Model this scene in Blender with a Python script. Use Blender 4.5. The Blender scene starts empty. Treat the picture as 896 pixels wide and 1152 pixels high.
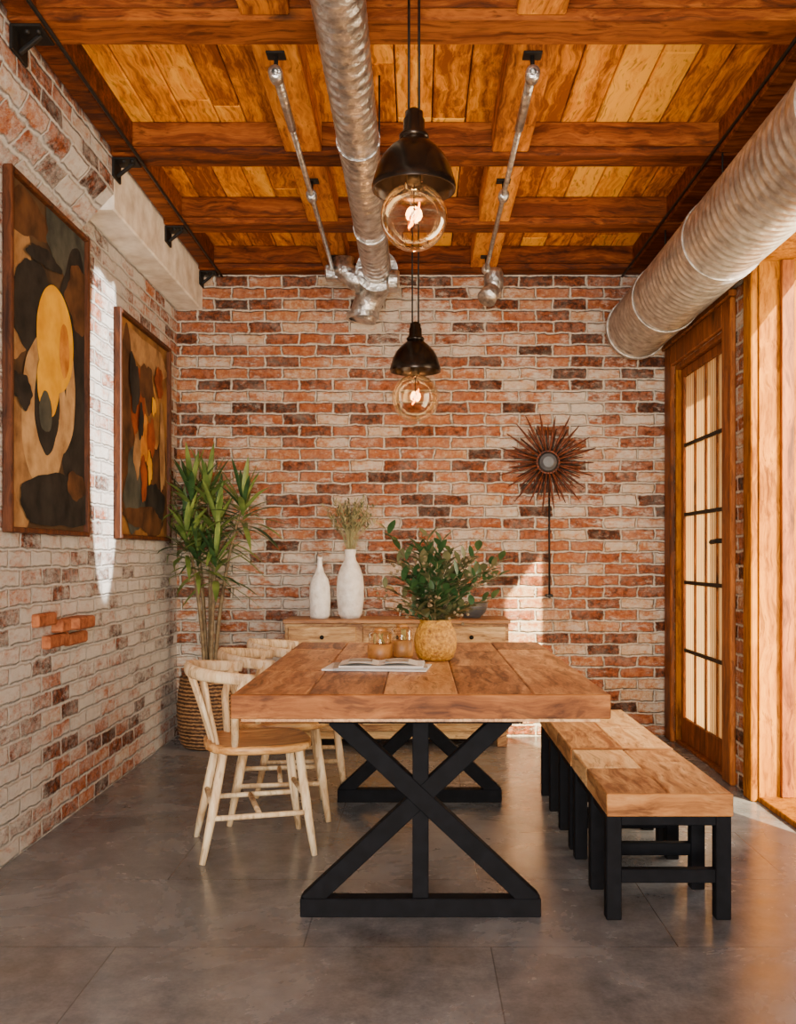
import bpy, bmesh, math, random
from mathutils import Vector, Matrix, Euler
random.seed(7)
R=random.random
def U(a,b): return a+(b-a)*R()
scene=bpy.context.scene

# ------------------------------------------------------------------ materials
def newmat(name):
    m=bpy.data.materials.new(name); m.use_nodes=True
    nt=m.node_tree
    for n in list(nt.nodes): nt.nodes.remove(n)
    out=nt.nodes.new('ShaderNodeOutputMaterial')
    b=nt.nodes.new('ShaderNodeBsdfPrincipled')
    nt.links.new(b.outputs[0],out.inputs[0])
    return m,nt,b,out
def c4(c): return (c[0],c[1],c[2],1)
def ramp(nt,stops):
    r=nt.nodes.new('ShaderNodeValToRGB'); e=r.color_ramp.elements
    while len(e)>1: e.remove(e[-1])
    e[0].position=stops[0][0]; e[0].color=c4(stops[0][1])
    for p,c in stops[1:]:
        k=e.new(p); k.color=c4(c)
    return r
def noise(nt,vec,scale,detail=4,rough=.55,dist=0):
    n=nt.nodes.new('ShaderNodeTexNoise'); n.inputs['Scale'].default_value=scale
    n.inputs['Detail'].default_value=detail; n.inputs['Roughness'].default_value=rough
    n.inputs['Distortion'].default_value=dist
    if vec is not None: nt.links.new(vec,n.inputs['Vector'])
    return n
def math_(nt,op,a,b=None,clamp=False):
    n=nt.nodes.new('ShaderNodeMath'); n.operation=op; n.use_clamp=clamp
    for i,v in enumerate((a,b)):
        if v is None: continue
        if isinstance(v,(int,float)): n.inputs[i].default_value=v
        else: nt.links.new(v,n.inputs[i])
    return n.outputs[0]
def mixc(nt,f,a,b,mode='MIX'):
    n=nt.nodes.new('ShaderNodeMix'); n.data_type='RGBA'; n.blend_type=mode
    for s,v in ((n.inputs[0],f),(n.inputs[6],a),(n.inputs[7],b)):
        if isinstance(v,(int,float)): s.default_value=v
        elif isinstance(v,tuple): s.default_value=c4(v)
        else: nt.links.new(v,s)
    return n.outputs[2]
def bump(nt,h,strength,dist,b):
    n=nt.nodes.new('ShaderNodeBump'); n.inputs['Strength'].default_value=strength
    n.inputs['Distance'].default_value=dist
    nt.links.new(h,n.inputs['Height']); nt.links.new(n.outputs[0],b.inputs['Normal'])
def objco(nt):
    return nt.nodes.new('ShaderNodeTexCoord').outputs['Object']
def vadd(nt,a,b):
    n=nt.nodes.new('ShaderNodeVectorMath'); n.operation='ADD'
    for i,v in enumerate((a,b)):
        if isinstance(v,tuple): n.inputs[i].default_value=v
        else: nt.links.new(v,n.inputs[i])
    return n.outputs[0]
def vmul(nt,a,s):
    n=nt.nodes.new('ShaderNodeVectorMath'); n.operation='MULTIPLY'
    nt.links.new(a,n.inputs[0]); 
    if isinstance(s,tuple): n.inputs[1].default_value=s
    else: nt.links.new(s,n.inputs[1])
    return n.outputs[0]
def rnd(nt):
    a=nt.nodes.new('ShaderNodeAttribute'); a.attribute_name='rnd'; return a.outputs['Fac']

def mat_plain(name,c1,c2,scale=20,rough=.5,metal=0,bmp=.2,bd=.003,stretch=(1,1,1),spec=.5):
    m,nt,b,o=newmat(name)
    v=vmul(nt,objco(nt),stretch)
    n=noise(nt,v,scale,5)
    r=ramp(nt,[(.3,c1),(.7,c2)]); nt.links.new(n.outputs[0],r.inputs[0])
    nt.links.new(r.outputs[0],b.inputs['Base Color'])
    b.inputs['Roughness'].default_value=rough; b.inputs['Metallic'].default_value=metal
    b.inputs['Specular IOR Level'].default_value=spec
    if bmp: bump(nt,n.outputs[0],bmp,bd,b)
    return m
def mat_wood(name,dark,mid,light,axis='y',rough=.5,var=.5,knots=True,sc=1.0,bmp=.35,spec=.4):
    m,nt,b,o=newmat(name)
    st={'x':(.07,1,1),'y':(1,.07,1),'z':(1,1,.07)}[axis]
    rn=rnd(nt)
    comb=nt.nodes.new('ShaderNodeCombineXYZ')
    for i,k in enumerate((13.1,7.7,5.3)): nt.links.new(math_(nt,'MULTIPLY',rn,k),comb.inputs[i])
    co=vadd(nt,objco(nt),comb.outputs[0])
    warp=noise(nt,co,3.2,2)
    v=vmul(nt,co,st)
    v=vadd(nt,v,vmul(nt,warp.outputs['Color'],(.10,.10,.10)))
    n1=noise(nt,v,26*sc,7,.62,.4)
    n2=noise(nt,v,110*sc,5,.7)
    n3=noise(nt,co,2.5,3)
    f=math_(nt,'ADD',math_(nt,'MULTIPLY',n1.outputs[0],.60),math_(nt,'MULTIPLY',n2.outputs[0],.25))
    f=math_(nt,'ADD',f,math_(nt,'MULTIPLY',n3.outputs[0],.15))
    f=math_(nt,'ADD',f,math_(nt,'MULTIPLY',math_(nt,'SUBTRACT',rn,.5),var*.22))
    r=ramp(nt,[(.37,dark),(.49,mid),(.62,light)]); nt.links.new(f,r.inputs[0])
    col=r.outputs[0]
    n5=noise(nt,v,62*sc,3,.5,.2)
    cr=ramp(nt,[(.34,(1,1,1)),(.42,(0,0,0))]); nt.links.new(n5.outputs[0],cr.inputs[0])
    col=mixc(nt,math_(nt,'MULTIPLY',cr.outputs[0],.55),col,tuple(x*.6 for x in dark))
    if knots:
        vo=nt.nodes.new('ShaderNodeTexVoronoi'); vo.inputs['Scale'].default_value=3.4
        kst={'x':(.45,1,1),'y':(1,.45,1),'z':(1,1,.45)}[axis]
        nt.links.new(vadd(nt,vmul(nt,co,kst),vmul(nt,n1.outputs['Color'],(.03,.03,.03))),vo.inputs['Vector'])
        kr=ramp(nt,[(.03,(1,1,1)),(.12,(0,0,0))]); nt.links.new(vo.outputs['Distance'],kr.inputs[0])
        col=mixc(nt,math_(nt,'MULTIPLY',kr.outputs[0],.85),col,tuple(x*.35 for x in dark))
    nt.links.new(col,b.inputs['Base Color'])
    b.inputs['Roughness'].default_value=rough; b.inputs['Specular IOR Level'].default_value=spec
    bump(nt,f,bmp,.006,b)
    return m
def mat_brick(name,wash_lo,wash_hi,washcol=(.88,.79,.67),mort=(.78,.67,.54),big=.5,tone=1.0,haze=.25):
    m,nt,b,o=newmat(name)
    co=objco(nt)
    sep=nt.nodes.new('ShaderNodeSeparateXYZ'); nt.links.new(co,sep.inputs[0])
    g=nt.nodes.new('ShaderNodeNewGeometry')
    sn=nt.nodes.new('ShaderNodeSeparateXYZ'); nt.links.new(g.outputs['True Normal'],sn.inputs[0])
    isx=math_(nt,'GREATER_THAN',math_(nt,'ABSOLUTE',sn.outputs[0]),.6)
    u=math_(nt,'ADD',math_(nt,'MULTIPLY',sep.outputs[1],isx),math_(nt,'MULTIPLY',sep.outputs[0],math_(nt,'SUBTRACT',1,isx)))
    cb=nt.nodes.new('ShaderNodeCombineXYZ'); nt.links.new(u,cb.inputs[0]); nt.links.new(sep.outputs[2],cb.inputs[1])
    dn=noise(nt,co,8,6,.72)
    dv=vmul(nt,vadd(nt,dn.outputs['Color'],(-.5,-.5,-.5)),(.07,.044,0))
    v=vadd(nt,cb.outputs[0],dv)
    br=nt.nodes.new('ShaderNodeTexBrick')
    br.offset=.5; br.inputs['Scale'].default_value=1
    br.inputs['Color1'].default_value=(0,0,0,1); br.inputs['Color2'].default_value=(1,1,1,1); br.inputs['Mortar'].default_value=(.5,.5,.5,1)
    br.inputs['Mortar Size'].default_value=.0115; br.inputs['Mortar Smooth'].default_value=.8
    br.inputs['Brick Width'].default_value=.225; br.inputs['Row Height'].default_value=.0765
    nt.links.new(v,br.inputs['Vector'])
    r=ramp(nt,[(0,(.055*tone,.022*tone,.013*tone)),(.18,(.17*tone,.048*tone,.019*tone)),(.42,(.36*tone,.098*tone,.034*tone)),(.66,(.46*tone,.16*tone,.058*tone)),(.86,(.55,.27,.13)),(1.0,(.62,.42,.26))])
    n2=noise(nt,co,30,8,.75)
    t=math_(nt,'ADD',br.outputs['Color'],math_(nt,'MULTIPLY',math_(nt,'SUBTRACT',n2.outputs[0],.5),2.2))
    nt.links.new(t,r.inputs[0])
    n3=noise(nt,co,20,6,.7)
    mr=ramp(nt,[(.34,tuple(x*.38 for x in mort)),(.5,mort),(.7,tuple(min(1,x*1.12) for x in mort))]); nt.links.new(n3.outputs[0],mr.inputs[0])
    col=mixc(nt,br.outputs['Fac'],r.outputs[0],mr.outputs[0])
    nh=noise(nt,vmul(nt,co,(1,1,1.5)),6,9,.82)
    hr=ramp(nt,[(.46,(0,0,0)),(.66,(1,1,1))]); nt.links.new(nh.outputs[0],hr.inputs[0])
    wc=mixc(nt,n3.outputs[0],tuple(x*.6 for x in washcol),washcol)
    col=mixc(nt,math_(nt,'MULTIPLY',hr.outputs[0],haze*2),col,wc)
    nl=noise(nt,co,1.0,3,.6); nm=noise(nt,vmul(nt,co,(1,1,2.2)),11,8,.8)
    w=math_(nt,'ADD',math_(nt,'MULTIPLY',nl.outputs[0],big),math_(nt,'MULTIPLY',nm.outputs[0],1-big))
    w=math_(nt,'ADD',w,math_(nt,'MULTIPLY',math_(nt,'SUBTRACT',br.outputs['Color'],.5),.12))
    w=math_(nt,'ADD',w,math_(nt,'MULTIPLY',br.outputs['Fac'],.05))
    wr=ramp(nt,[(wash_lo,(0,0,0)),(wash_hi,(1,1,1))]); nt.links.new(w,wr.inputs[0])
    col=mixc(nt,math_(nt,'MULTIPLY',wr.outputs[0],.92),col,wc)
    nt.links.new(col,b.inputs['Base Color']); b.inputs['Roughness'].default_value=.9
    b.inputs['Specular IOR Level'].default_value=.15
    h=math_(nt,'SUBTRACT',math_(nt,'MULTIPLY',n2.outputs[0],.7),math_(nt,'MULTIPLY',br.outputs['Fac'],1.0))
    h=math_(nt,'ADD',h,math_(nt,'MULTIPLY',nm.outputs[0],.6))
    h=math_(nt,'ADD',h,math_(nt,'MULTIPLY',br.outputs['Color'],.45))
    bump(nt,h,1.0,.034,b)
    return m

M={}
M['brick']=mat_brick('brick_back',.505,.60,big=.34,haze=.13)
M['brickL']=mat_brick('brick_whitewashed',.435,.545,washcol=(.92,.87,.80),mort=(.84,.77,.68),big=.48,tone=1.15,haze=.26)
M['brickR']=mat_brick('brick_right',.52,.63,big=.34,haze=.10)
M['ledge']=mat_plain('ledge_brick',(.18,.05,.02),(.45,.16,.065),26,.9,0,.9,.012,spec=.15)
M['plaster']=mat_plain('plaster_soffit',(.50,.42,.33),(.90,.84,.74),7,.85,0,.8,.014)
M['deck']=mat_wood('ceiling_pine',(.24,.06,.002),(.70,.24,.007),(.95,.45,.028),'y',.6,1.1,spec=.15)
M['beamx']=mat_wood('beam_timber_x',(.035,.008,.002),(.13,.028,.0035),(.29,.08,.009),'x',.6,.5,spec=.15)
M['beamy']=mat_wood('beam_timber_y',(.16,.038,.003),(.50,.155,.009),(.76,.30,.024),'y',.6,.5,spec=.15)
M['table']=mat_wood('table_oak',(.12,.038,.009),(.40,.17,.052),(.68,.38,.155),'y',.42,.7)
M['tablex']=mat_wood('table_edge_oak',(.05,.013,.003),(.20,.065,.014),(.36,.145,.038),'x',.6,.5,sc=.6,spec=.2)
M['bench']=mat_wood('bench_oak',(.20,.07,.018),(.52,.26,.09),(.78,.50,.23),'y',.45,.7)
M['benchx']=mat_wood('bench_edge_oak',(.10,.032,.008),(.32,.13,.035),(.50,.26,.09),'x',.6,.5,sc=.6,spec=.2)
M['jamb']=mat_wood('door_timber',(.09,.024,.0004),(.26,.088,.0007),(.38,.15,.0015),'z',.6,.4,spec=.08)
M['jambdk']=mat_wood('door_timber_dark',(.05,.012,.002),(.17,.045,.006),(.32,.10,.014),'z',.5,.4,spec=.2)
M['cab']=mat_wood('sideboard_wood',(.18,.07,.02),(.44,.245,.09),(.64,.43,.20),'x',.55,.6)
M['cabtop']=mat_wood('sideboard_top',(.10,.035,.01),(.26,.11,.035),(.42,.21,.08),'x',.5,.5)
M['chairw']=mat_wood('chair_light_wood',(.36,.20,.085),(.64,.45,.25),(.82,.68,.46),'z',.5,.3,False)
M['chairseat']=mat_wood('chair_seat_wood',(.28,.10,.022),(.55,.27,.08),(.76,.46,.18),'x',.42,.3,False)
M['frame']=mat_wood('picture_frame_wood',(.02,.006,.002),(.07,.02,.006),(.13,.04,.012),'z',.5,.3,False,spec=.2)
M['black']=mat_plain('black_steel',(.0015,.0018,.003),(.004,.0045,.007),30,.75,.0,.15,.002,spec=.12)
M['iron']=mat_plain('iron_dark',(.004,.0035,.0035),(.014,.012,.010),30,.55,.2,.3,.002,spec=.25)
M['shade']=mat_plain('pendant_bronze',(.012,.009,.008),(.040,.028,.020),14,.24,.75,.1,.002)
M['galv']=mat_plain('galvanised_duct',(.24,.23,.22),(.80,.78,.74),26,.30,.9,.9,.012)
M['galv2']=mat_plain('spiral_duct_grey',(.24,.21,.18),(.60,.55,.48),24,.42,.75,.8,.008)
M['ceramic']=mat_plain('white_ceramic',(.66,.61,.53),(.90,.87,.82),26,.55,0,.8,.01)
M['ochre']=mat_plain('ochre_ceramic',(.20,.07,.005),(.66,.32,.03),70,.6,0,1.0,.008)
M['greyc']=mat_plain('grey_ceramic',(.04,.043,.05),(.11,.115,.13),12,.45)
M['leaf']=mat_plain('leaf_dark',(.008,.032,.010),(.05,.115,.032),12,.42,0,.1)
M['leaf2']=mat_plain('leaf_palm',(.035,.085,.014),(.22,.29,.06),8,.4,0,.1)
M['leaf3']=mat_plain('leaf_bronze',(.05,.055,.02),(.15,.15,.06),12,.45,0,.1)
M['stem']=mat_plain('stem_brown',(.08,.045,.02),(.24,.17,.08),30,.7)
M['dry']=mat_plain('dried_grass',(.20,.18,.07),(.46,.41,.20),30,.8)
M['soil']=mat_plain('soil',(.03,.02,.012),(.08,.05,.03),60,.95,0,1,.02)
M['rust']=mat_plain('rusted_metal',(.035,.008,.003),(.17,.038,.011),40,.6,.1,.4,spec=.3)
M['paper']=mat_plain('paper',(.60,.58,.55),(.82,.80,.76),10,.7,0,0)
M['cover']=mat_plain('magazine_cover',(.10,.10,.10),(.55,.50,.44),16,.35,0,0)
M['jarwood']=mat_plain('jar_wood',(.22,.08,.014),(.48,.21,.045),20,.5)
M['stucco']=mat_plain('stucco',(.70,.56,.36),(.85,.72,.50),4,.9,0,.4,.01)
M['terrace']=mat_plain('terrace_stone',(.42,.37,.30),(.60,.54,.45),3,.8,0,.4,.01)
M['ink']=mat_plain('paint_charcoal',(.005,.005,.005),(.030,.026,.022),9,.8,0,.5,.004,spec=.2)
M['tan']=mat_plain('paint_tan',(.14,.065,.022),(.46,.26,.10),8,.8,0,.5,.004,spec=.2)
M['beige']=mat_plain('paint_beige',(.26,.14,.05),(.54,.34,.15),10,.8,0,.5,.004,spec=.2)
M['yellow']=mat_plain('paint_yellow',(.56,.25,.001),(.80,.43,.002),7,.7,0,.5,.004,spec=.15)
M['brownp']=mat_plain('paint_brown',(.025,.011,.005),(.13,.055,.018),7,.8,0,.5,.004,spec=.2)
M['base1']=mat_plain('paint_umber',(.012,.009,.007),(.12,.065,.028),4,.8,0,.5,.004,spec=.2)
M['base2']=mat_plain('paint_sienna',(.05,.02,.006),(.40,.19,.05),4.5,.8,0,.5,.004,spec=.2)
M['olive']=mat_plain('paint_slate',(.02,.024,.022),(.09,.09,.07),7,.8,0,.5,.004,spec=.2)
M['redp']=mat_plain('paint_rust',(.10,.018,.005),(.34,.075,.012),10,.8,0,.5,.004,spec=.2)
M['orangep']=mat_plain('paint_orange',(.30,.09,.008),(.62,.26,.03),10,.8,0,.5,.004,spec=.2)

def mat_basket():
    m,nt,b,o=newmat('wicker')
    co=objco(nt)
    w=nt.nodes.new('ShaderNodeTexWave'); w.bands_direction='Z'; w.inputs['Scale'].default_value=14; w.inputs['Distortion'].default_value=2.5; w.inputs['Detail Scale'].default_value=4
    nt.links.new(co,w.inputs['Vector'])
    n=noise(nt,co,40,4)
    f=math_(nt,'ADD',math_(nt,'MULTIPLY',w.outputs['Fac'],.6),math_(nt,'MULTIPLY',n.outputs[0],.5))
    r=ramp(nt,[(.25,(.03,.011,.004)),(.6,(.15,.065,.02)),(.9,(.36,.19,.075))]); nt.links.new(f,r.inputs[0])
    nt.links.new(r.outputs[0],b.inputs['Base Color']); b.inputs['Roughness'].default_value=.7
    bump(nt,f,.8,.012,b); return m
M['wicker']=mat_basket()

def mat_floor():
    m,nt,b,o=newmat('polished_concrete_floor')
    co=objco(nt)
    br=nt.nodes.new('ShaderNodeTexBrick'); br.offset=.5
    br.inputs['Scale'].default_value=1; br.inputs['Brick Width'].default_value=1.15; br.inputs['Row Height'].default_value=.62
    br.inputs['Mortar Size'].default_value=.0026; br.inputs['Mortar Smooth'].default_value=.5
    br.inputs['Color1'].default_value=(0,0,0,1); br.inputs['Color2'].default_value=(1,1,1,1); br.inputs['Mortar'].default_value=(.5,.5,.5,1)
    nt.links.new(vadd(nt,co,(.35,.1,0)),br.inputs['Vector'])
    n1=noise(nt,co,1.9,7,.64,.5); n2=noise(nt,co,10,9,.74); n5=noise(nt,co,90,4,.7)
    f=math_(nt,'ADD',math_(nt,'MULTIPLY',n1.outputs[0],.52),math_(nt,'MULTIPLY',n2.outputs[0],.34))
    f=math_(nt,'ADD',f,math_(nt,'MULTIPLY',n5.outputs[0],.14))
    f=math_(nt,'ADD',f,math_(nt,'MULTIPLY',math_(nt,'SUBTRACT',br.outputs['Color'],.5),.035))
    r=ramp(nt,[(.36,(.055,.059,.068)),(.48,(.115,.12,.132)),(.57,(.175,.18,.195)),(.70,(.26,.268,.285))]); nt.links.new(f,r.inputs[0])
    n4=noise(nt,co,1.3,4)
    tr=ramp(nt,[(.48,(0,0,0)),(.70,(1,1,1))]); nt.links.new(n4.outputs[0],tr.inputs[0])
    col=mixc(nt,math_(nt,'MULTIPLY',tr.outputs[0],.35),r.outputs[0],(.17,.125,.08))
    col=mixc(nt,math_(nt,'MULTIPLY',br.outputs['Fac'],.65),col,(.03,.028,.026))
    nt.links.new(col,b.inputs['Base Color'])
    rr=nt.nodes.new('ShaderNodeMapRange'); rr.inputs[1].default_value=.3; rr.inputs[2].default_value=.7; rr.inputs[3].default_value=.16; rr.inputs[4].default_value=.34
    nt.links.new(n1.outputs[0],rr.inputs[0]); nt.links.new(rr.outputs[0],b.inputs['Roughness'])
    h=math_(nt,'SUBTRACT',math_(nt,'MULTIPLY',f,.6),math_(nt,'MULTIPLY',br.outputs['Fac'],.5))
    bump(nt,h,.22,.004,b); return m
M['floor']=mat_floor()

def mat_glass(name,tint=(1,.90,.74)):
    m,nt,b,o=newmat(name); nt.nodes.remove(b)
    tr=nt.nodes.new('ShaderNodeBsdfTransparent'); tr.inputs[0].default_value=c4(tint)
    gl=nt.nodes.new('ShaderNodeBsdfGlossy'); gl.inputs['Roughness'].default_value=.04; gl.inputs[0].default_value=(1,.9,.75,1)
    lw=nt.nodes.new('ShaderNodeLayerWeight'); lw.inputs[0].default_value=.36
    n=noise(nt,objco(nt),6,2)
    f=math_(nt,'ADD',lw.outputs['Facing'],math_(nt,'MULTIPLY',n.outputs[0],.07))
    f=math_(nt,'MULTIPLY',f,.9,True)
    mx=nt.nodes.new('ShaderNodeMixShader'); nt.links.new(f,mx.inputs[0]); nt.links.new(tr.outputs[0],mx.inputs[1]); nt.links.new(gl.outputs[0],mx.inputs[2])
    nt.links.new(mx.outputs[0],o.inputs[0]); return m
M['glass']=mat_glass('clear_glass')
def mat_emit(name,col,s):
    m,nt,b,o=newmat(name); nt.nodes.remove(b)
    e=nt.nodes.new('ShaderNodeEmission'); e.inputs[0].default_value=c4(col); e.inputs[1].default_value=s
    nt.links.new(e.outputs[0],o.inputs[0]); return m
M['filament']=mat_emit('filament_glow',(1,.24,.015),22)
def mat_frost():
    m,nt,b,o=newmat('cream_reeded_glass'); nt.nodes.remove(b)
    co=objco(nt); w=nt.nodes.new('ShaderNodeTexWave'); w.bands_direction='Y'; w.inputs['Scale'].default_value=7; w.inputs['Distortion'].default_value=.6
    nt.links.new(co,w.inputs['Vector'])
    n=noise(nt,vmul(nt,co,(1,1,.6)),2.2,3)
    r=ramp(nt,[(.2,(.60,.36,.13)),(.9,(1,.88,.62))]); nt.links.new(math_(nt,'ADD',math_(nt,'MULTIPLY',w.outputs['Fac'],.5),math_(nt,'MULTIPLY',n.outputs[0],.6)),r.inputs[0])
    t=nt.nodes.new('ShaderNodeBsdfTranslucent'); d=nt.nodes.new('ShaderNodeBsdfDiffuse'); nt.links.new(r.outputs[0],t.inputs[0]); nt.links.new(r.outputs[0],d.inputs[0])
    g=nt.nodes.new('ShaderNodeBsdfGlossy'); g.inputs['Roughness'].default_value=.15
    mx=nt.nodes.new('ShaderNodeMixShader'); mx.inputs[0].default_value=.2
    nt.links.new(t.outputs[0],mx.inputs[1]); nt.links.new(d.outputs[0],mx.inputs[2])
    m2=nt.nodes.new('ShaderNodeMixShader'); m2.inputs[0].default_value=.08
    nt.links.new(mx.outputs[0],m2.inputs[1]); nt.links.new(g.outputs[0],m2.inputs[2]); nt.links.new(m2.outputs[0],o.inputs[0]); return m
M['frost']=mat_frost()

# ------------------------------------------------------------------ builder
class B:
    def __init__(s): s.v=[];s.f=[];s.m=[];s.sm=[];s.r=[];s.mats=[]
    def mi(s,k):
        if k not in s.mats: s.mats.append(k)
        return s.mats.index(k)
    def add(s,verts,faces,mat,smooth=False,rn=None):
        o=len(s.v); s.v+= [Vector(p) for p in verts]; k=s.mi(mat); rn=R() if rn is None else rn
        for f in faces: s.f.append([i+o for i in f]); s.m.append(k); s.sm.append(smooth); s.r.append(rn)
    def box(s,lo,hi,mat,bev=0.0,rot=None,rn=None,seg=1):
        lo=Vector(lo);hi=Vector(hi);c=(lo+hi)/2;sz=hi-lo
        bm=bmesh.new(); bmesh.ops.create_cube(bm,size=1)
        for v in bm.verts: v.co=Vector((v.co.x*sz.x,v.co.y*sz.y,v.co.z*sz.z))
        if bev: bmesh.ops.bevel(bm,geom=bm.edges[:],offset=bev,segments=seg,affect='EDGES',profile=.5)
        if rot is not None:
            for v in bm.verts: v.co=rot@v.co
        bm.verts.index_update()
        s.add([v.co+c for v in bm.verts],[[v.index for v in f.verts] for f in bm.faces],mat,False,rn); bm.free()
    def bar(s,p0,p1,w,t,mat,side=Vector((0,1,0)),bev=.003):
        p0=Vector(p0);p1=Vector(p1);d=(p1-p0);L=d.length;d.normalize()
        sd=Vector(side); sd=(sd-d*sd.dot(d)).normalized(); u=d.cross(sd)
        if u.cross(sd).dot(d)<0: u=-u
        rot=Matrix((u,sd,d)).transposed()
        c=(p0+p1)/2
        s.box(c-Vector((w/2,t/2,L/2)),c+Vector((w/2,t/2,L/2)),mat,bev,rot)
    def tube(s,pts,rad,mat,seg=10,cap=True,smooth=True,flat=None,rn=None):
        pts=[Vector(p) for p in pts]; n=len(pts)
        if not hasattr(rad,'__len__'): rad=[rad]*n
        V=[];F=[]; prev=None
        for i,p in enumerate(pts):
            d=(pts[min(i+1,n-1)]-pts[max(i-1,0)]).normalized()
            if prev is None:
                a=Vector((0,0,1)) if abs(d.z)<.9 else Vector((1,0,0))
                u=(a-d*a.dot(d)).normalized()
            else: u=(prev-d*prev.dot(d)).normalized()
            prev=u; w=d.cross(u)
            for k in range(seg):
                a=2*math.pi*k/seg
                fu,fw=(flat if flat else (1,1))
                V.append(p+u*math.cos(a)*rad[i]*fu+w*math.sin(a)*rad[i]*fw)
        for i in range(n-1):
            for k in range(seg):
                a=i*seg+k;b=i*seg+(k+1)%seg
                F.append([a,b,b+seg,a+seg])
        if cap: F.append(list(range(seg))[::-1]); F.append([ (n-1)*seg+k for k in range(seg)])
        s.add(V,F,mat,smooth,rn)
    def lathe(s,prof,c,mat,seg=32,smooth=True,rot=None,wob=None):
        c=Vector(c);V=[];F=[];n=len(prof)
        for i,(r,z) in enumerate(prof):
            for k in range(seg):
                a=2*math.pi*k/seg; rr=r*(wob(a,z) if wob else 1)
                p=Vector((rr*math.cos(a),rr*math.sin(a),z))
                if rot is not None: p=rot@p
                V.append(c+p)
        for i in range(n-1):
            for k in range(seg):
                a=i*seg+k;b=i*seg+(k+1)%seg; F.append([a,b,b+seg,a+seg])
        s.add(V,F,mat,smooth)
    def leaf(s,base,d,up,L,W,mat,droop=.3,n=6,fold=.25,clampf=None):
        base=Vector(base);d=Vector(d).normalized();up=Vector(up)
        side=d.cross(up)
        if side.length<1e-3: side=Vector((1,0,0))
        side.normalize(); nn=side.cross(d)
        V=[];F=[]
        for i in range(n+1):
            t=i/n; p=base+d*L*t+Vector((0,0,-1))*droop*L*t*t
            w=W*.5*math.sin(math.pi*min(1,(t*.93+.06)))**.8
            for q in (p-side*w+nn*w*fold,p,p+side*w+nn*w*fold):
                V.append(clampf(q) if clampf else q)
        for i in range(n):
            a=i*3
            F.append([a,a+1,a+4,a+3]);F.append([a+1,a+2,a+5,a+4])
        s.add(V,F,mat,True)
    def sphere(s,c,r,mat,seg=16,sc=(1,1,1)):
        c=Vector(c);V=[];F=[];h=seg//2
        for i in range(h+1):
            t=math.pi*i/h
            for k in range(seg):
                a=2*math.pi*k/seg
                V.append(c+Vector((r*sc[0]*math.sin(t)*math.cos(a),r*sc[1]*math.sin(t)*math.sin(a),r*sc[2]*math.cos(t))))
        for i in range(h):
            for k in range(seg):
                a=i*seg+k;b=i*seg+(k+1)%seg; F.append([a,a+seg,b+seg,b])
        s.add(V,F,mat,True)
    def make(s,name,loc=(0,0,0),rotz=0):
        me=bpy.data.meshes.new(name); me.from_pydata([tuple(v) for v in s.v],[],s.f)
        for k in s.mats: me.materials.append(M[k])
        for p,k,sm in zip(me.polygons,s.m,s.sm): p.material_index=k; p.use_smooth=sm
        at=me.attributes.new('rnd','FLOAT','FACE')
        at.data.foreach_set('value',s.r)
        me.update()
        o=bpy.data.objects.new(name,me); scene.collection.objects.link(o)
        o.location=loc; o.rotation_euler=(0,0,rotz); return o

XL,XR,YB,YF=-1.60,1.66,6.50,-2.6
ZC=3.22; ZB=3.064
# ------------------------------------------------------------------ shell
b=B(); b.box((XL-.25,YF-.25,-.1),(XR+.25,YB+.25,0),'floor'); b.make('floor')
b=B(); b.box((XL-.25,YB,0),(XR+.25,YB+.25,ZC+.1),'brick'); b.make('wall_back')
b=B(); b.box((XL-.25,YF-.25,0),(XR+.25,YF,ZC+.1),'plaster'); b.make('wall_front')
b=B(); b.box((XL-.25,YF,0),(XL,YB,ZC+.1),'brickL')
for (y0,y1,z0,dx) in ((4.38,4.60,.865,.085),(4.27,4.375,.862,.05),(4.05,4.26,.90,.03),(4.16,4.40,.80,.035),(4.42,4.66,.79,.03)):
    b.box((XL-.02,y0,z0),(XL+dx,y1,z0+.055),'ledge',.008)
b.make('wall_left')
WO=(3.60,4.78,2.66)
DO=(5.24,6.30,2.42)
b=B()
b.box((XR,YF,0),(XR+.25,WO[0],ZC+.1),'brickR')
b.box((XR,WO[0],WO[2]),(XR+.25,WO[1],ZC+.1),'brickR')
b.box((XR,WO[1],0),(XR+.25,DO[0],ZC+.1),'brickR')
b.box((XR,DO[0],DO[2]),(XR+.25,DO[1],ZC+.1),'brickR')
b.box((XR,DO[1],0),(XR+.25,YB,ZC+.1),'brickR')
b.make('wall_right')
b=B(); b.box((XL,4.6,2.83),(-1.43,YB,ZC),'plaster',.008)
V=[(XL,YF,2.55),(-1.43,YF,3.0),(-1.43,YF,ZC),(XL,YF,ZC),(XL,4.6,2.72),(-1.43,4.6,2.9),(-1.43,4.6,ZC),(XL,4.6,ZC)]
b.add(V,[(0,1,5,4),(1,2,6,5),(2,3,7,6),(0,4,7,3),(0,3,2,1),(4,5,6,7)],'brickL'); b.make('trim_soffit')
b=B(); x=XL-.2
while x<XR+.2:
    w=U(.12,.17); y=YF
    while y<YB+.2:
        L=U(1.2,3.0); y2=min(y+L,YB+.2)
        b.box((x+.003,y,ZC),(x+w-.003,y2-.003,ZC+.03),'deck',.005); y=y2
    x+=w
b.box((XL-.25,YF-.25,ZC+.031),(XR+.25,YB+.25,ZC+.1),'beamx')
b.make('ceiling')
for (y0,y1) in ((-1.2,-1.04),(-.15,.01),(.9,1.06),(2.25,2.41),(3.40,3.57),(4.55,4.69),(5.50,5.65),(6.37,6.50)):
    b=B(); b.box((-1.43,y0,ZB+.045),(XR,y1,ZC),'beamx',.006); b.box((-1.43,y0-.004,ZB),(XR,min(y1+.004,YB),ZB+.043),'beamx',.008); b.make('ceiling_beam')
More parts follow.
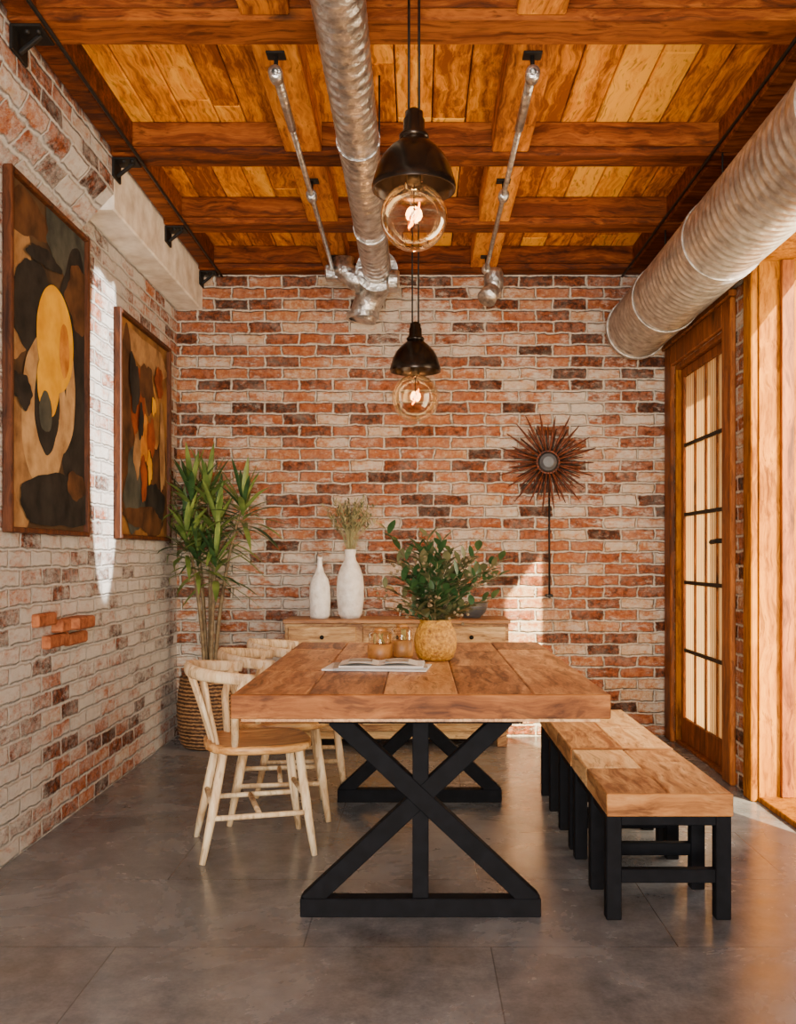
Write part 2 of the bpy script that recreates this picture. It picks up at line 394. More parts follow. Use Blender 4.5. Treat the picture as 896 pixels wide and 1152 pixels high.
spans=((.01,.9),(1.06,2.25),(2.41,3.40),(3.57,4.55),(4.69,5.50),(5.65,6.37))
for xc,w,z0 in ((-.53,.17,ZB+.012),(.43,.17,ZB+.012),(-1.37,.09,ZB+.01),(1.46,.12,ZB+.01)):
    b=B()
    for (y0,y1) in spans: b.box((xc-w/2,y0+.004,z0),(xc+w/2,y1-.004,ZC),'beamy' if abs(xc)<1 else 'beamx',.006)
    b.make('ceiling_joist')
for (y0,y1) in ((3.40,3.57),(4.55,4.69),(5.50,5.65),(6.37,6.50)):
    for sx,xw in ((1,-1.43),(-1,1.66)):
        b=B(); yc=(y0+y1)/2
        b.box((min(xw,xw+sx*.11),y0+.02,ZB-.010),(max(xw,xw+sx*.11),min(y1-.01,6.499),ZB),'iron',.003)
        b.box((min(xw,xw+sx*.012),y0+.02,ZB-.09),(max(xw,xw+sx*.012),min(y1-.01,6.499),ZB-.006),'iron',.003)
        b.bar((xw+sx*.01,yc,ZB-.075),(xw+sx*.09,yc,ZB-.01),.014,.02,'iron')
        for dx in (.05,.09): b.lathe([(0,-.010),(.009,-.010),(.009,0)],(xw+sx*dx,yc-.03,ZB-.010),'iron',8)
        b.make('beam_bracket')
for xr in (-1.30,1.36):
    b=B(); b.tube([(xr,1,ZB-.010),(xr,YB-.005,ZB-.010)],.008,'iron'); b.make('tie_rod')

# ------------------------------------------------------------------ ducts
rx=Matrix.Rotation(-math.pi/2,3,'X')
def duct(b,x,z,y0,y1,r,mat,pitch,amp):
    prof=[];y=y0
    while y<y1:
        prof+= [(r,y),(r,y+pitch*.6),(r+amp,y+pitch*.7),(r+amp,y+pitch*.9)]; y+=pitch
    prof.append((r,y1))
    b.lathe(prof,(x,0,z),mat,40,True,rx)
b=B(); x,z,r=-.25,2.945,.085
duct(b,x,z,.5,6.05,r,'galv',.075,.003)
for y in (1.5,2.8,4.1,5.2):
    b.lathe([(r+.002,y),(r+.008,y),(r+.008,y+.03),(r+.002,y+.03)],(x,0,z),'galv',40,False,rx)
    b.tube([(x-r-.004,y+.015,z),(x-r-.004,y+.015,ZC)],.004,'iron',6); b.tube([(x+r+.004,y+.015,z),(x+r+.004,y+.015,ZC)],.004,'iron',6)
b.lathe([(r,5.98),(r+.045,5.98),(r+.045,6.01),(r,6.01)],(x,0,z),'galv',40,False,rx)
b.lathe([(r,6.04),(r+.03,6.04),(r+.03,6.07),(0.001,6.07)],(x,0,z),'galv',40,False,rx)
b.tube([(x+.02,6.0,z-.02),(x+.0,6.12,z-.04),(x-.04,6.19,z-.09),(x-.08,6.22,z-.17),(x-.10,6.22,z-.25)],[.08,.088,.092,.088,.085],'galv',28)
b.lathe([(.085,-.02),(.106,-.02),(.106,.015),(.085,.015)],(x-.10,6.22,z-.22),'galv',28,False)
b.tube([(x-.02,6.12,z-.02),(x-.14,6.12,z-.02),(x-.21,6.12,z+.04),(x-.21,6.12,z+.115)],.068,'galv',24)
b.lathe([(.068,-.014),(.088,-.014),(.088,.014),(.068,.014)],(x-.125,6.12,z-.02),'galv',24,False,Matrix.Rotation(math.pi/2,3,'Y'))
b.lathe([(.001,-.04),(.055,-.04),(.07,-.025),(.07,.025),(.055,.04),(.001,.04)],(x+.10,6.0,z-.06),'galv',24,False,Matrix.Rotation(math.pi/2,3,'Y'))
b.make('ventilation_duct')
b=B(); x,z,r=1.42,2.67,.190
duct(b,x,z,.5,6.3,r,'galv2',.06,.004)
for y in (1.6,3.2,4.55,5.6):
    b.lathe([(r+.003,y-.03),(r+.010,y-.03),(r+.010,y+.03),(r+.003,y+.03)],(x,0,z),'galv2',40,False,rx)
    b.tube([(x,y,z+r),(x,y,ZC)],.005,'iron',6)
b.lathe([(r,6.3),(r+.012,6.3),(r+.012,6.34),(r-.02,6.34),(r-.02,6.2),(.001,6.2)],(x,0,z),'galv2',40,False,rx)
b.make('ventilation_duct')

def conduit(x,z,y0,y1,right):
    b=B()
    b.tube([(x,y0,z+.02),(x,y1,z)],.013,'galv',12)
    b.tube([(x,y0,z+.02),(x,y0+.5,z+.018)],.019,'galv',12)
    for y in (y0+.02,y0+1.25,y1-.02):
        b.lathe([(.013,-.03),(.026,-.03),(.028,0),(.026,.03),(.013,.03)],(x,y,z+.008),'galv',14,True,rx)
        b.tube([(x,y,z),(x,y,ZB+.012)],.008,'iron',8)
        b.box((x-.035,y-.03,ZB+.004),(x+.035,y+.03,ZB+.012),'iron',.002)
    if right:
        b.lathe([(.001,-.03),(.05,-.03),(.06,-.01),(.06,.08),(.05,.11),(.001,.12)],(x+.05,y1,z-.10),'galv',24)
        b.tube([(x+.05,y1,z),(x+.05,y1,z-.05)],.02,'galv',12)
        b.tube([(x+.05,y1,z-.1),(x,y1-.06,z-.19)],[.05,.062],'galv',20)
    else:
        b.box((x-.05,y1-.04,z-.06),(x+.05,y1+.04,z+.03),'galv',.008)
    b.make('electrical_conduit')
conduit(-.53,2.99,3.64,6.15,False)
conduit(.43,2.99,3.64,6.15,True)

# ------------------------------------------------------------------ pendants
def pendant(x,y,zr,rg,dz):
    b=B(); R0=.14
    out=[(R0,0),(R0+.002,.012),(R0-.004,.035),(R0-.016,.075),(.106,.11),(.080,.14),(.052,.163),(.042,.172),(.040,.195),(.036,.20),(.036,.235),(.030,.245),(.030,.262),(.012,.275),(.001,.276)]
    b.lathe(out,(x,y,zr),'shade',48)
    inn=[(R0,0),(R0-.006,.002),(R0-.012,.035),(R0-.024,.072),(.096,.105),(.07,.132),(.03,.15),(.001,.15)]
    b.lathe(inn,(x,y,zr),'shade',48)
    b.lathe([(.046,.172),(.050,.176),(.050,.184),(.046,.188)],(x,y,zr),'shade',32)
    for dx in (-.017,.017):
        b.tube([(x+dx,y,zr+.262),(x+dx,y,ZC-.02)],.0045,'iron',8)
    b.lathe([(.001,-.03),(.05,-.03),(.055,-.02),(.055,0)],(x,y,ZC),'iron',24)
    zc=zr-dz
    neck=.03; prof=[]
    t0=math.asin(neck/rg)
    for i in range(25):
        t=math.pi-(math.pi-t0)*i/24
        prof.append((max(rg*math.sin(t),.0005),rg*math.cos(t)))
    prof+= [(neck*.95,rg+.02),(neck*.9,dz+.07)]
    b.lathe(prof,(x,y,zc),'glass',40)
    b.lathe([(.001,rg+.0),(.022,rg+.0),(.024,rg+.02),(.024,dz+.13)],(x,y,zc),'iron',20)
    pts=[]
    for i in range(60):
        a=i/59*math.pi*10; h=.05-.085*abs(math.sin(i/59*math.pi*3))
        pts.append((x+.018*math.cos(a*.6),y+.018*math.sin(a*.6),zc+h))
    b.tube(pts,.0022,'filament',6)
    b.tube([(x,y,zc+rg),(x,y,zc-.03)],.002,'iron',6)
    b.make('pendant_lamp')
    l=bpy.data.lights.new('bulb_light','POINT'); l.energy=12; l.color=(1,.50,.18); l.shadow_soft_size=.03
    o=bpy.data.objects.new('bulb_light',l); o.location=(x,y,zc-.01); scene.collection.objects.link(o)
pendant(-.012,3.28,2.425,.112,.09)
pendant(-.012,5.4,2.215,.13,.145)

# ------------------------------------------------------------------ table
b=B(); X0,X1=-.59,.61; zt,zb=.762,.685
nb=5; w=(X1-X0)/nb
for i in range(nb):
    xs=X0+i*w; y=3.094
    L0=[.62,.95,.5,.8,.7][i]
    for k in range(3):
        L=L0 if k==0 else U(.5,.9)
        y2=min(y+L,4.95) if k<2 else 4.95
        b.box((xs+.0010,y+.0008,zb),(xs+w-.0010,y2-.0008,zt-U(0,.001)),'table',.004); y=y2
b.box((X0,3.08,zb),(X1,3.0935,zt),'tablex',.003)
b.box((X0+.03,3.1,zb-.012),(X1-.03,4.93,zb),'table')
def trestle(y,cx):
    zT=zb-.012
    S=Vector((0,1,0))
    b.box((cx-.40,y-.03,0),(cx+.40,y+.03,.062),'black',.003)
    b.box((cx-.34,y-.03,zT-.03),(cx+.34,y+.03,zT),'black',.003)
    b.box((cx-.027,y-.021,.06),(cx+.027,y+.021,zT-.02),'black',.003)
    for sx in (-1,1):
        b.bar((cx+sx*.375,y,.045),(cx-sx*.285,y,zT-.012),.062,.05+sx*.003,'black',S)
trestle(3.27,.01); trestle(4.78,.01)
b.make('dining_table')

# ------------------------------------------------------------------ benches
def bench(y0,y1,legs):
    b=B(); xa,xb=.62,1.035; zt,zb=.42,.345
    n=2; w=(xb-xa)/n
    for i in range(n):
        y=y0+.012
        while y<y1-.01:
            L=U(.28,.5); y2=y+L
            if y1-y2<.2: y2=y1
            b.box((xa+i*w+.001,y+.0008,zb),(xa+(i+1)*w-.001,y2-.0008,zt-U(0,.002)),'bench',.004); y=y2
    b.box((xa,y0,zb),(xb,y0+.0115,zt),'benchx',.003)
    for yl in legs:
        for xl in (xa+.002,xb-.052): b.box((xl,yl,0),(xl+.05,yl+.05,zb),'black',.003)
        b.box((xa+.05,yl+.008,.12),(xb-.05,yl+.042,.165),'black',.003)
        b.box((xa+.05,yl+.005,zb-.035),(xb-.05,yl+.045,zb),'black',.003)
    for xl in (xa+.012,xb-.042): b.box((xl,legs[0]+.05,zb-.035),(xl+.03,legs[-1],zb),'black',.003)
    b.make('bench')
bench(3.20,3.93,(3.215,3.51,3.86))
bench(3.96,4.95,(3.99,4.27,4.58,4.88))

# ------------------------------------------------------------------ chairs
def chair(x,y,rz):
    b=B(); zs=.45
    seg=36;V=[];F=[]
    def sq(a,r):
        c,s=math.cos(a),math.sin(a); k=(abs(c)**3.2+abs(s)**3.2)**(-1/3.2); return (c*k*r*1.0,s*k*r*(1.0+.06*c))
    rings=[(.0,zs-.014),(.5,zs-.012),(.8,zs-.006),(.95,zs),(1,zs-.006),(1,zs-.026),(.93,zs-.036),(.0,zs-.036)]
    for rr,z in rings:
        for k in range(seg):
            px,py=sq(2*math.pi*k/seg,.215*max(rr,.001)); V.append((px,py,z))
    for i in range(len(rings)-1):
        for k in range(seg):
            a=i*seg+k;c=i*seg+(k+1)%seg; F.append([a,c,c+seg,a+seg])
    b.add(V,F,'chairseat',True)
    tops=[(.15,-.15),(.15,.15),(-.15,-.15),(-.15,.15)]
    feet=[(.205,-.2),(.205,.2),(-.235,-.2),(-.235,.2)]
    for (tx,ty),(fx,fy) in zip(tops,feet):
        b.tube([(fx,fy,0),(fx+(tx-fx)*.5,fy+(ty-fy)*.5,.2),(tx,ty,zs-.03)],[.0125,.019,.017],'chairw',12)
    def at(i,z):
        (tx,ty),(fx,fy)=tops[i],feet[i]; k=z/(zs-.03); return Vector((fx+(tx-fx)*k,fy+(ty-fy)*k,z))
    for i,j,z in ((0,2,.17),(1,3,.17),(0,1,.23),(2,3,.21)): b.tube([at(i,z),at(j,z)],[.011,.011],'chairw',10)
    m0=(at(0,.17)+at(2,.17))/2; m1=(at(1,.17)+at(3,.17))/2
    b.tube([m0,m1],.011,'chairw',10)
    zr=.735; pts=[];rad=[]
    for i in range(25):
        a=math.radians(88+184*i/24); 
        pts.append((-.045+.235*math.cos(a),.245*math.sin(a),zr-.02+.03*(1-abs(i-12)/12)))
        rad.append(.026-.007*abs(i-12)/12)
    b.tube(pts,rad,'chairw',12,flat=(1.15,.62))
    def rail(a):
        a=math.radians(a); return Vector((-.045+.235*math.cos(a),.245*math.sin(a),zr-.005))
    for a,r in ((98,.014),(262,.014)):
        q=rail(a); b.tube([(q.x*.6-.06,q.y*.72,zs-.02),(q.x*.8-.05,q.y*.93,.6),q],[.015,.017,.013],'chairw',12)
    for a in (140,160,180,200,220):
        q=rail(a); b.tube([(-.185+.02*abs(a-180)/40,q.y*.72,zs-.02),((q.x-.185)/2,q.y*.85,.6),q],[.008,.010,.008],'chairw',8)
    b.make('dining_chair',(x,y,0),rz)
chair(-.665,4.05,math.radians(16))
chair(-.635,4.57,math.radians(9))
chair(-.585,5.06,math.radians(6))

# ------------------------------------------------------------------ sideboard
b=B(); x0,x1,y0,y1=-.83,.57,6.10,6.48
b.box((x0-.01,y0-.015,.775),(x1+.01,y1,.80),'cabtop',.004)
b.box((x0,y0+.012,.10),(x1,y1-.01,.775),'cab',.004)
n=3; w=(x1-x0)/n
for i in range(n):
    xa=x0+i*w+.02;xb=x0+(i+1)*w-.02
    b.box((xa,y0,.62),(xb,y0+.02,.755),'cab',.005)
    b.box((xa,y0,.14),(xb,y0+.02,.595),'cab',.005)
    b.box((xa+.05,y0-.006,.19),(xb-.05,y0+.01,.545),'cab',.008)
    b.sphere(((xa+xb)/2,y0-.012,.69),.014,'iron',12)
    b.sphere((xb-.025,y0-.012,.4),.012,'iron',12)
for xx in (x0+.01,x1-.07):
    for yy in (y0+.02,y1-.07): b.box((xx,yy,0),(xx+.06,yy+.06,.10),'cab',.004)
b.box((x0+.07,y0+.03,.05),(x1-.07,y0+.05,.10),'cab',.003)
b.make('sideboard')

def carve(a,z): return 1+.02*math.sin(6*a+18*z)+.012*math.sin(13*a-40*z)
b=B(); b.lathe([(.001,0),(.055,0),(.064,.02),(.068,.12),(.066,.2),(.055,.25),(.03,.29),(.017,.33),(.014,.375),(.018,.39),(.012,.39),(.010,.36),(.008,.2)],(-.625,6.25,.80),'ceramic',32,wob=carve)
b.make('bottle_vase')
b=B(); b.lathe([(.001,0),(.06,0),(.075,.03),(.086,.12),(.088,.2),(.082,.27),(.06,.33),(.038,.37),(.032,.40),(.040,.44),(.034,.44),(.026,.40),(.03,.3)],(-.43,6.25,.80),'ceramic',32,wob=carve)
for i in range(60):
    a=U(0,6.28); sp=U(.02,.20); h=U(.14,.33)
    p0=Vector((-.43,6.25,1.15)); tip=Vector((-.43+math.cos(a)*sp,6.25+math.sin(a)*sp*.9,1.24+h))
    mid=(p0+tip)/2+Vector((0,0,.05)); mid.x=p0.x+(tip.x-p0.x)*.35
    b.tube([p0,mid,tip],[.0018,.0016,.001],'dry',5)
    for k in range(11):
        t=U(.3,1); q=mid.lerp(tip,t); aa=U(0,6.28)
        b.leaf(q,(math.cos(aa),math.sin(aa)*.6,1.0),(0,0,1),U(.03,.06),.009,'dry' if R()<.5 else 'leaf3',.2,3)
b.make('vase_with_dried_grass')
b=B(); b.lathe([(.001,0),(.05,0),(.06,.012),(.085,.035),(.10,.07),(.105,.10),(.10,.10),(.09,.07),(.07,.03),(.001,.02)],(.35,6.28,.80),'greyc',36)
b.make('ceramic_bowl')

# ------------------------------------------------------------------ sunburst wall art
b=B(); cx,cz,y=.86,1.815,6.44
ry=Matrix.Rotation(math.pi/2,3,'X')
b.lathe([(.001,.03),(.035,.028),(.056,.012),(.058,-.02),(.001,-.02)],(cx,y,cz),'greyc',40,False,ry)
b.lathe([(.056,.013),(.066,.013),(.068,-.01)],(cx,y,cz),'iron',32,True,ry)
for i in range(44):
    a=2*math.pi*i/44+U(-.04,.04); L=(.325 if i%2==0 else .25)*U(.9,1.06)
    d=Vector((math.cos(a),0,math.sin(a))); c=Vector((cx,y+(.012 if i%2 else 0),cz))
    b.tube([c+d*.05,c+d*L*.6,c+d*L],[.005,.0085,.0025],'rust',6)
    if i%2==0: b.tube([c+d*.07+Vector((.012*math.sin(a),0,-.012*math.cos(a))),c+d*L*.72+Vector((.02*math.sin(a),-.006,-.02*math.cos(a)))],[.004,.002],'iron',6)
b.lathe([(.066,.004),(.078,.004),(.078,-.012),(.066,-.012)],(cx,y,cz),'rust',40,False,ry)
b.tube([(cx+.01,y+.02,cz-.05),(cx+.012,y+.02,.92)],.007,'iron',8)
b.box((cx-.01,y,.925),(cx+.034,YB,.945),'iron',.003)
b.tube([(cx,y,cz),(cx,YB,cz)],.02,'iron',10)
b.make('sunburst_wall_art')

# ------------------------------------------------------------------ potted palm
def cl(q): return Vector((max(q.x,-1.553),min(q.y,6.47),q.z))
b=B(); px,py=-1.31,6.15
def wob(a,z): return 1+.012*math.sin(20*a)*math.cos(60*z)
b.lathe([(.001,0),(.15,0),(.175,.03),(.195,.14),(.2,.25),(.19,.36),(.178,.42),(.186,.44),(.17,.45),(.165,.40),(.16,.36),(.001,.36)],(px,py,0),'wicker',48,wob=wob)
for z in (.06,.13,.20,.27,.34,.41):
    r=.2-.25*abs(z-.23)**1.5-.004
    b.tube([(px+r*math.cos(t/36*6.2832),py+r*math.sin(t/36*6.2832),z+.004*math.sin(t*3)) for t in range(37)],.011,'wicker',6,False)
b.lathe([(.001,.375),(.163,.37)],(px,py,0),'soil',24)
heads=[(-.07,-.02,1.24,.30,28),(-.12,.03,1.60,.34,36),(.05,-.02,1.42,.32,34),(.22,-.04,1.54,.32,32),(-.02,.05,1.62,.32,34),(.06,-.10,1.20,.30,26),(-.13,-.06,1.36,.30,28)]
for hx,hy,hz,L,n in heads:
    P0=Vector((px+hx*.15,py+hy*.3,.37)); P2=Vector((px+hx,py+hy,hz)); P1=Vector((px+hx*.2+U(-.015,.015),py+hy*.4,.37+(hz-.37)*.55))
    ps=[]
    for i in range(9):
        t=i/8; ps.append(P0*(1-t)**2+P1*2*t*(1-t)+P2*t*t)
    b.tube(ps,[.014-.006*i/8 for i in range(9)],'stem',8)
    for i in range(n):
        a=i*2.4+U(-.2,.2); t=i/n; el=math.radians(-8+88*t)
        d=Vector((math.cos(a)*math.cos(el),math.sin(a)*math.cos(el)*.8,math.sin(el)))
        b.leaf(P2-Vector((0,0,.17*(1-t))),d,(0,0,1),L*U(.75,1.12),U(.028,.044),'leaf2' if R()<.75 else 'leaf',.42*(1-t)+.06,7,.3,cl)
b.make('potted_palm')

# ------------------------------------------------------------------ table objects
TZ=.762
b=B(); vx,vy=.075,4.10
b.lathe([(.001,0),(.06,0),(.075,.012),(.088,.05),(.09,.085),(.084,.12),(.07,.148),(.064,.158),(.068,.17),(.060,.17),(.056,.155),(.06,.12),(.001,.11)],(vx,vy,TZ),'ochre',40,wob=lambda a,z:1+.008*math.sin(24*a+90*z))
stems=[]
for i in range(44):
    a=U(0,6.283); sp=U(.04,.29); h=U(.04,.37)*(1-.35*sp/.29)+.02
    P0=Vector((vx,vy,TZ+.13)); P2=Vector((vx+math.cos(a)*sp,vy+math.sin(a)*sp*.8,TZ+.15+h)); P1=P0+Vector((math.cos(a)*sp*.25,math.sin(a)*sp*.2,h*.75))
    stems.append((P0,P1,P2))
stems+= [(Vector((vx,vy,TZ+.13)),Vector((vx-.06,vy,TZ+.35)),Vector((vx-.21,vy-.02,TZ+.55))),
         (Vector((vx,vy,TZ+.13)),Vector((vx+.10,vy,TZ+.28)),Vector((vx+.27,vy-.03,TZ+.42))),
         (Vector((vx,vy,TZ+.13)),Vector((vx+.06,vy,TZ+.30)),Vector((vx+.18,vy+.02,TZ+.46))),
         (Vector((vx,vy,TZ+.13)),Vector((vx+.00,vy,TZ+.3)),Vector((vx-.04,vy,TZ+.52)))]
for P0,P1,P2 in stems:
    ps=[]
    for i in range(9):
        t=i/8; ps.append(P0*(1-t)**2+P1*2*t*(1-t)+P2*t*t)
    b.tube(ps,[.003-.0018*i/8 for i in range(9)],'stem',6)
    mt='leaf' if R()<.70 else 'leaf3'
    for k in range(15):
        t=.25+.75*k/14; p=P0*(1-t)**2+P1*2*t*(1-t)+P2*t*t
        tg=((P1-P0)*(1-t)+(P2-P1)*t).normalized()
        aa=k*2.4+U(-.3,.3); sd=Vector((math.cos(aa),math.sin(aa),U(-.1,.5)))
        d=(tg*.8+sd*.8)
        b.leaf(p,d,(0,0,1),U(.055,.10),U(.022,.036),mt,.15,5,.2)
    if mt=='leaf3':
        for k in range(6): b.sphere(P2+Vector((U(-.03,.03),U(-.03,.03),U(-.05,.02))),.007,'stem',8)
b.make('vase_with_foliage')
def jar(x,y,r,h):
    b=B()
    b.lathe([(.001,0),(r*.9,0),(r,.006),(r,h*.55),(r*.93,h*.56),(.001,h*.56)],(x,y,TZ),'jarwood',28)
    b.lathe([(r*.9,h*.56),(r*.93,h*.9),(r*.7,h),(.001,h*1.01)],(x,y,TZ),'glass',28)
    b.lathe([(r*.5,h*1.0),(r*.55,h*1.08),(.001,h*1.1)],(x,y,TZ),'jarwood',20)
    for i in range(5): b.tube([(x+U(-.5,.5)*r,y+U(-.5,.5)*r,TZ+h*.56),(x+U(-.5,.5)*r,y+U(-.5,.5)*r,TZ+h*.9)],.004,'dry',6)
    b.make('glass_jar')
jar(-.155,4.08,.054,.125); jar(-.068,4.24,.05,.13)
b=B()
for i in range(3):
    rot=Matrix.Rotation(math.radians((-6,3,-2)[i]),3,'Z'); c=Vector((-.155+.01*i,3.80,TZ+.004+.0065*i)); 
    hw=.20-.02*i
    b.box(c-Vector((hw,.11,.003)),c+Vector((hw,.11,.003)),'paper' if i!=1 else 'cover',.001,rot)
c=Vector((-.15,3.79,TZ+.021))
for sx in (-1,1):
    V=[];F=[]
    for i in range(7):
        t=i/6
        for yy in (-.09,.09): V.append(c+Vector((sx*.15*t,yy,.010*math.sin(math.pi*min(t*1.0,1))**.7)))
    for i in range(6): F.append([i*2,i*2+1,i*2+3,i*2+2])
    b.add(V,F,'paper',True)
    b.box(c+Vector((sx*.07-.045,-.06,.0085)),c+Vector((sx*.07+.045,.05,.0115)),'cover')
b.make('magazine_stack')

# ------------------------------------------------------------------ paintings
def blob(b,u,v,ru,rv,mat,layer,conv,rough=.08,a0=0,a1=6.2832,inner=0,n=48):
    ph=[U(0,6.28) for _ in range(4)]
    def rr(a): return 1+rough*(math.sin(2*a+ph[0])*.5+math.sin(3*a+ph[1])*.4+math.sin(5*a+ph[2])*.3+math.sin(11*a+ph[3])*.15)
    full=abs(a1-a0-6.2832)<.01
    V=[];F=[]
    if inner==0 and full:
        for i in range(n):
            a=a0+(a1-a0)*i/n; V.append(conv(u+ru*rr(a)*math.cos(a),v+rv*rr(a)*math.sin(a),layer))
        F=[list(range(n))]
    else:
        for i in range(n+1):
            a=a0+(a1-a0)*i/n
            V.append(conv(u+ru*rr(a)*math.cos(a),v+rv*rr(a)*math.sin(a),layer)); V.append(conv(u+ru*inner*math.cos(a),v+rv*inner*math.sin(a),layer))
        for i in range(n): F.append([i*2,i*2+2,i*2+3,i*2+1])
    b.add(V,F,mat)
def picture(y0,y1,z0,z1,fw,base,shapes):
    b=B(); X=XL
    b.box((X,y0,z0),(X+.04,y0+fw,z1),'frame',.004); b.box((X,y1-fw,z0),(X+.04,y1,z1),'frame',.004)
    b.box((X,y0+fw,z0),(X+.04,y1-fw,z0+fw),'frame',.004); b.box((X,y0+fw,z1-fw),(X+.04,y1-fw,z1),'frame',.004)
    b.box((X,y0+fw,z0+fw),(X+.015,y1-fw,z1-fw),base)
    Y0,Y1,Z0,Z1=y0+fw,y1-fw,z0+fw,z1-fw
    def conv(u,v,l):
        u=min(max(u,0),1);v=min(max(v,0),1)
        return (X+.0155+.0006*l,Y0+(Y1-Y0)*u,Z0+(Z1-Z0)*v)
    for l,sh in enumerate(shapes):
        blob(b,*sh[:4],sh[4],l+1,conv,*sh[5:])
    b.make('framed_painting')
picture(3.76,4.66,1.29,2.71,.022,'base1',[
 (.05,.80,.24,.15,'tan',.2),(.05,.60,.22,.12,'tan',.15),(.22,.92,.3,.06,'brownp',.3),(.80,.93,.4,.10,'olive',.2),
 (.85,.52,.28,.40,'ink',.1),(.26,.66,.24,.15,'ink',.15),(.06,.18,.26,.20,'tan',.15),(.9,.78,.2,.1,'brownp',.3),
 (.42,.36,.30,.23,'beige',.06),(.45,.38,.17,.14,'ink',.08),(.58,.47,.26,.24,'beige',.05,math.radians(-80),math.radians(70),.5),
 (.56,.60,.25,.17,'yellow',.02),(.68,.58,.07,.09,'orangep',.05),(.46,.45,.15,.10,'yellow',.05),
 (.42,.36,.09,.06,'olive',.1),(.62,.09,.5,.09,'ink',.15),(.85,.15,.13,.05,'brownp',.2),(.40,.83,.2,.03,'ink',.3),(.12,.4,.12,.05,'ink',.3)])
picture(5.14,6.20,1.29,2.51,.024,'base2',[
 (.5,.90,.5,.08,'tan',.25),(.16,.5,.16,.42,'brownp',.15),(.66,.28,.34,.28,'brownp',.2),(.45,.62,.22,.20,'redp',.25),
 (.68,.62,.16,.16,'base2',.25),(.55,.74,.14,.12,'brownp',.3),(.30,.2,.22,.18,'olive',.25),(.72,.16,.2,.12,'ink',.3),
 (.50,.46,.10,.13,'orangep',.3),(.62,.5,.08,.10,'redp',.3),(.34,.40,.07,.12,'tan',.3),(.5,.08,.4,.06,'brownp',.3),(.86,.45,.07,.2,'tan',.3),(.28,.72,.1,.12,'ink',.3),
 (.46,.28,.07,.10,'redp',.3),(.58,.34,.05,.07,'yellow',.3),(.78,.80,.10,.07,'redp',.3),(.40,.55,.05,.08,'ink',.3),(.66,.66,.04,.05,'yellow',.3)])

# ------------------------------------------------------------------ glazed door + casings (right wall)
b=B(); y0,y1,zt=DO
b.box((XR-.03,y0-.15,0),(XR,y0,zt+.13),'jambdk',.006)
b.box((XR-.03,y1,0),(XR,y1+.15,zt+.13),'jambdk',.006)
b.box((XR-.03,y0,zt),(XR,y1,zt+.13),'jambdk',.006)
b.box((XR-.045,y0-.17,zt+.13),(XR,y1+.17,zt+.165),'jambdk',.005)
b.box((XR,y0,0),(XR+.25,y0+.03,zt),'jambdk',.003); b.box((XR,y1-.03,0),(XR+.25,y1,zt),'jamb',.003); b.box((XR,y0+.03,zt-.03),(XR+.25,y1-.03,zt),'jambdk',.003)
b.box((XR,y0+.03,0),(XR+.25,y1-.03,.02),'jambdk',.003)
b.make('trim_door')
b=B(); ya,yb=y0+.032,y1-.032; za,zb2=.022,zt-.032; xd=XR+.03; t=.03; fw=.055
for lo,hi in (((xd,ya,za),(xd+t,ya+fw,zb2)),((xd,yb-fw,za),(xd+t,yb,zb2)),((xd,ya+fw,zb2-fw),(xd+t,yb-fw,zb2)),((xd,ya+fw,za),(xd+t,yb-fw,za+.15))):
    b.box(lo,hi,'jambdk',.003)
for k in range(1,4):
    yy=ya+fw+(yb-ya-2*fw)*k/4; b.box((xd+.006,yy-.011,za+.15),(xd+t-.004,yy+.011,zb2-fw),'jambdk',.002)
for zz in (.60,1.03,1.46,1.90): b.box((xd+.004,ya+fw,zz-.011),(xd+t-.004,yb-fw,zz+.011),'iron',.002)
b.box((xd+.016,ya+fw,za+.15),(xd+.021,yb-fw,zb2-fw),'frost')
b.box((xd-.008,ya+.005,1.16),(xd,ya+.05,1.40),'iron',.003)
b.tube([(xd,ya+.03,1.28),(xd-.05,ya+.03,1.28),(xd-.055,ya+.05,1.28),(xd-.055,ya+.17,1.275)],.014,'iron',10)
b.lathe([(.001,-.01),(.014,-.01),(.014,.01),(.001,.01)],(xd-.012,ya+.03,1.21),'iron',14,False,Matrix.Rotation(math.pi/2,3,'Y'))
b.make('door_1')
b=B(); y0,y1,zt=WO
b.box((XR-.035,y1-.02,0),(XR,y1+.10,zt+.13),'jamb',.006); b.box((XR-.035,y0-.12,0),(XR,y0,zt+.13),'jamb',.006)
b.box((XR-.035,y0,zt),(XR,y1-.02,zt+.13),'jamb',.006)
b.box((XR,y1-.03,0),(XR+.25,y1,zt),'jamb',.003); b.box((XR,y0,0),(XR+.25,y0+.03,zt),'jamb',.003); b.box((XR,y0+.03,zt-.03),(XR+.25,y1-.03,zt),'jamb',.003)
b.box((XR+.10,y1-.065,0.03),(XR+.16,y1-.03,zt-.03),'jambdk',.003)
b.box((XR,y0+.03,0),(XR+.27,y1-.03,.028),'jamb',.004)
b.make('trim_terrace_opening')
b=B(); b.box((XR+.26,-6,-.12),(9,14,-.02),'terrace'); b.make('ground')
b=B(); b.box((5.2,-1,-.02),(5.4,14,2.4),'stucco'); b.make('garden_wall')

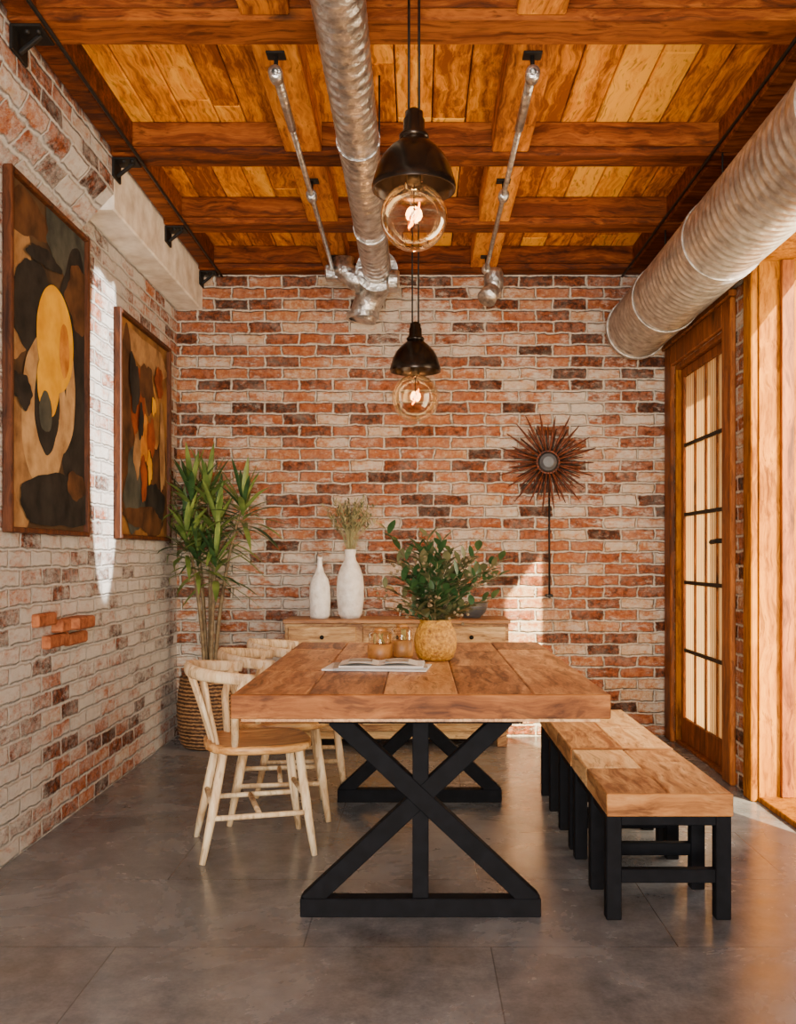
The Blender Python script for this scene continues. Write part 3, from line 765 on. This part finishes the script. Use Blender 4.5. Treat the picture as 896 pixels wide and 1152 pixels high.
# ------------------------------------------------------------------ lights
def sun(name,d,e,col,ang):
    l=bpy.data.lights.new(name,'SUN'); l.energy=e; l.color=col; l.angle=math.radians(ang)
    o=bpy.data.objects.new(name,l); o.rotation_euler=Vector(d).to_track_quat('-Z','Y').to_euler(); scene.collection.objects.link(o)
sun('sun',(-.46,1,-.60),36,(1,.80,.48),.6)
def area(name,loc,tgt,sx,sy,e,col):
    l=bpy.data.lights.new(name,'AREA'); l.shape='RECTANGLE'; l.size=sx;l.size_y=sy;l.energy=e;l.color=col
    o=bpy.data.objects.new(name,l); o.location=loc; o.rotation_euler=(Vector(tgt)-Vector(loc)).to_track_quat('-Z','Y').to_euler(); scene.collection.objects.link(o)
area('front_fill_light',(-.3,-2.5,1.6),(0,4,1.2),2.4,2.2,430,(1,.975,.94))  # added fill lamp behind the camera; the front wall has no window
area('ceiling_fill_light',(.2,-.8,.5),(0.1,4.6,3.3),2.0,.6,150,(1,.80,.52))  # added warm fill aimed up to brighten the ceiling, no fixture here
area('doorway_glow',(1.62,4.2,1.35),(-.6,5.4,1.6),1.0,2.4,65,(1,.80,.52))
l=bpy.data.lights.new('wall_streak_spot','SPOT'); l.energy=11000; l.color=(1,.95,.88); l.spot_size=math.radians(17); l.spot_blend=.15; l.shadow_soft_size=.02  # added spot outside the opening, narrowed to throw the left wall's bright streak
o=bpy.data.objects.new('wall_streak_spot',l); o.location=(5.0,3.95,2.3); o.rotation_euler=(Vector((-1.6,5.0,1.95))-Vector((5.0,3.95,2.3))).to_track_quat('-Z','Y').to_euler(); o.scale=(.24,1,1); scene.collection.objects.link(o)

w=bpy.data.worlds.new('world'); scene.world=w; w.use_nodes=True
nt=w.node_tree; bg=nt.nodes['Background']
sky=nt.nodes.new('ShaderNodeTexSky'); sky.sky_type='HOSEK_WILKIE'; sky.sun_direction=Vector((.46,-1,.60)).normalized(); sky.turbidity=4
mx=nt.nodes.new('ShaderNodeMix'); mx.data_type='RGBA'; mx.inputs[0].default_value=.6
nt.links.new(sky.outputs[0],mx.inputs[6]); mx.inputs[7].default_value=(.95,.97,1,1)
nt.links.new(mx.outputs[2],bg.inputs[0]); bg.inputs[1].default_value=3

# ------------------------------------------------------------------ camera
cd=bpy.data.cameras.new('camera'); cd.sensor_width=36; cd.lens=1100/1152*36; cd.shift_x=-22/1152; cd.shift_y=49/1152
co=bpy.data.objects.new('camera',cd); co.location=(0,0,1.2); co.rotation_euler=(math.pi/2,0,0); scene.collection.objects.link(co); scene.camera=co
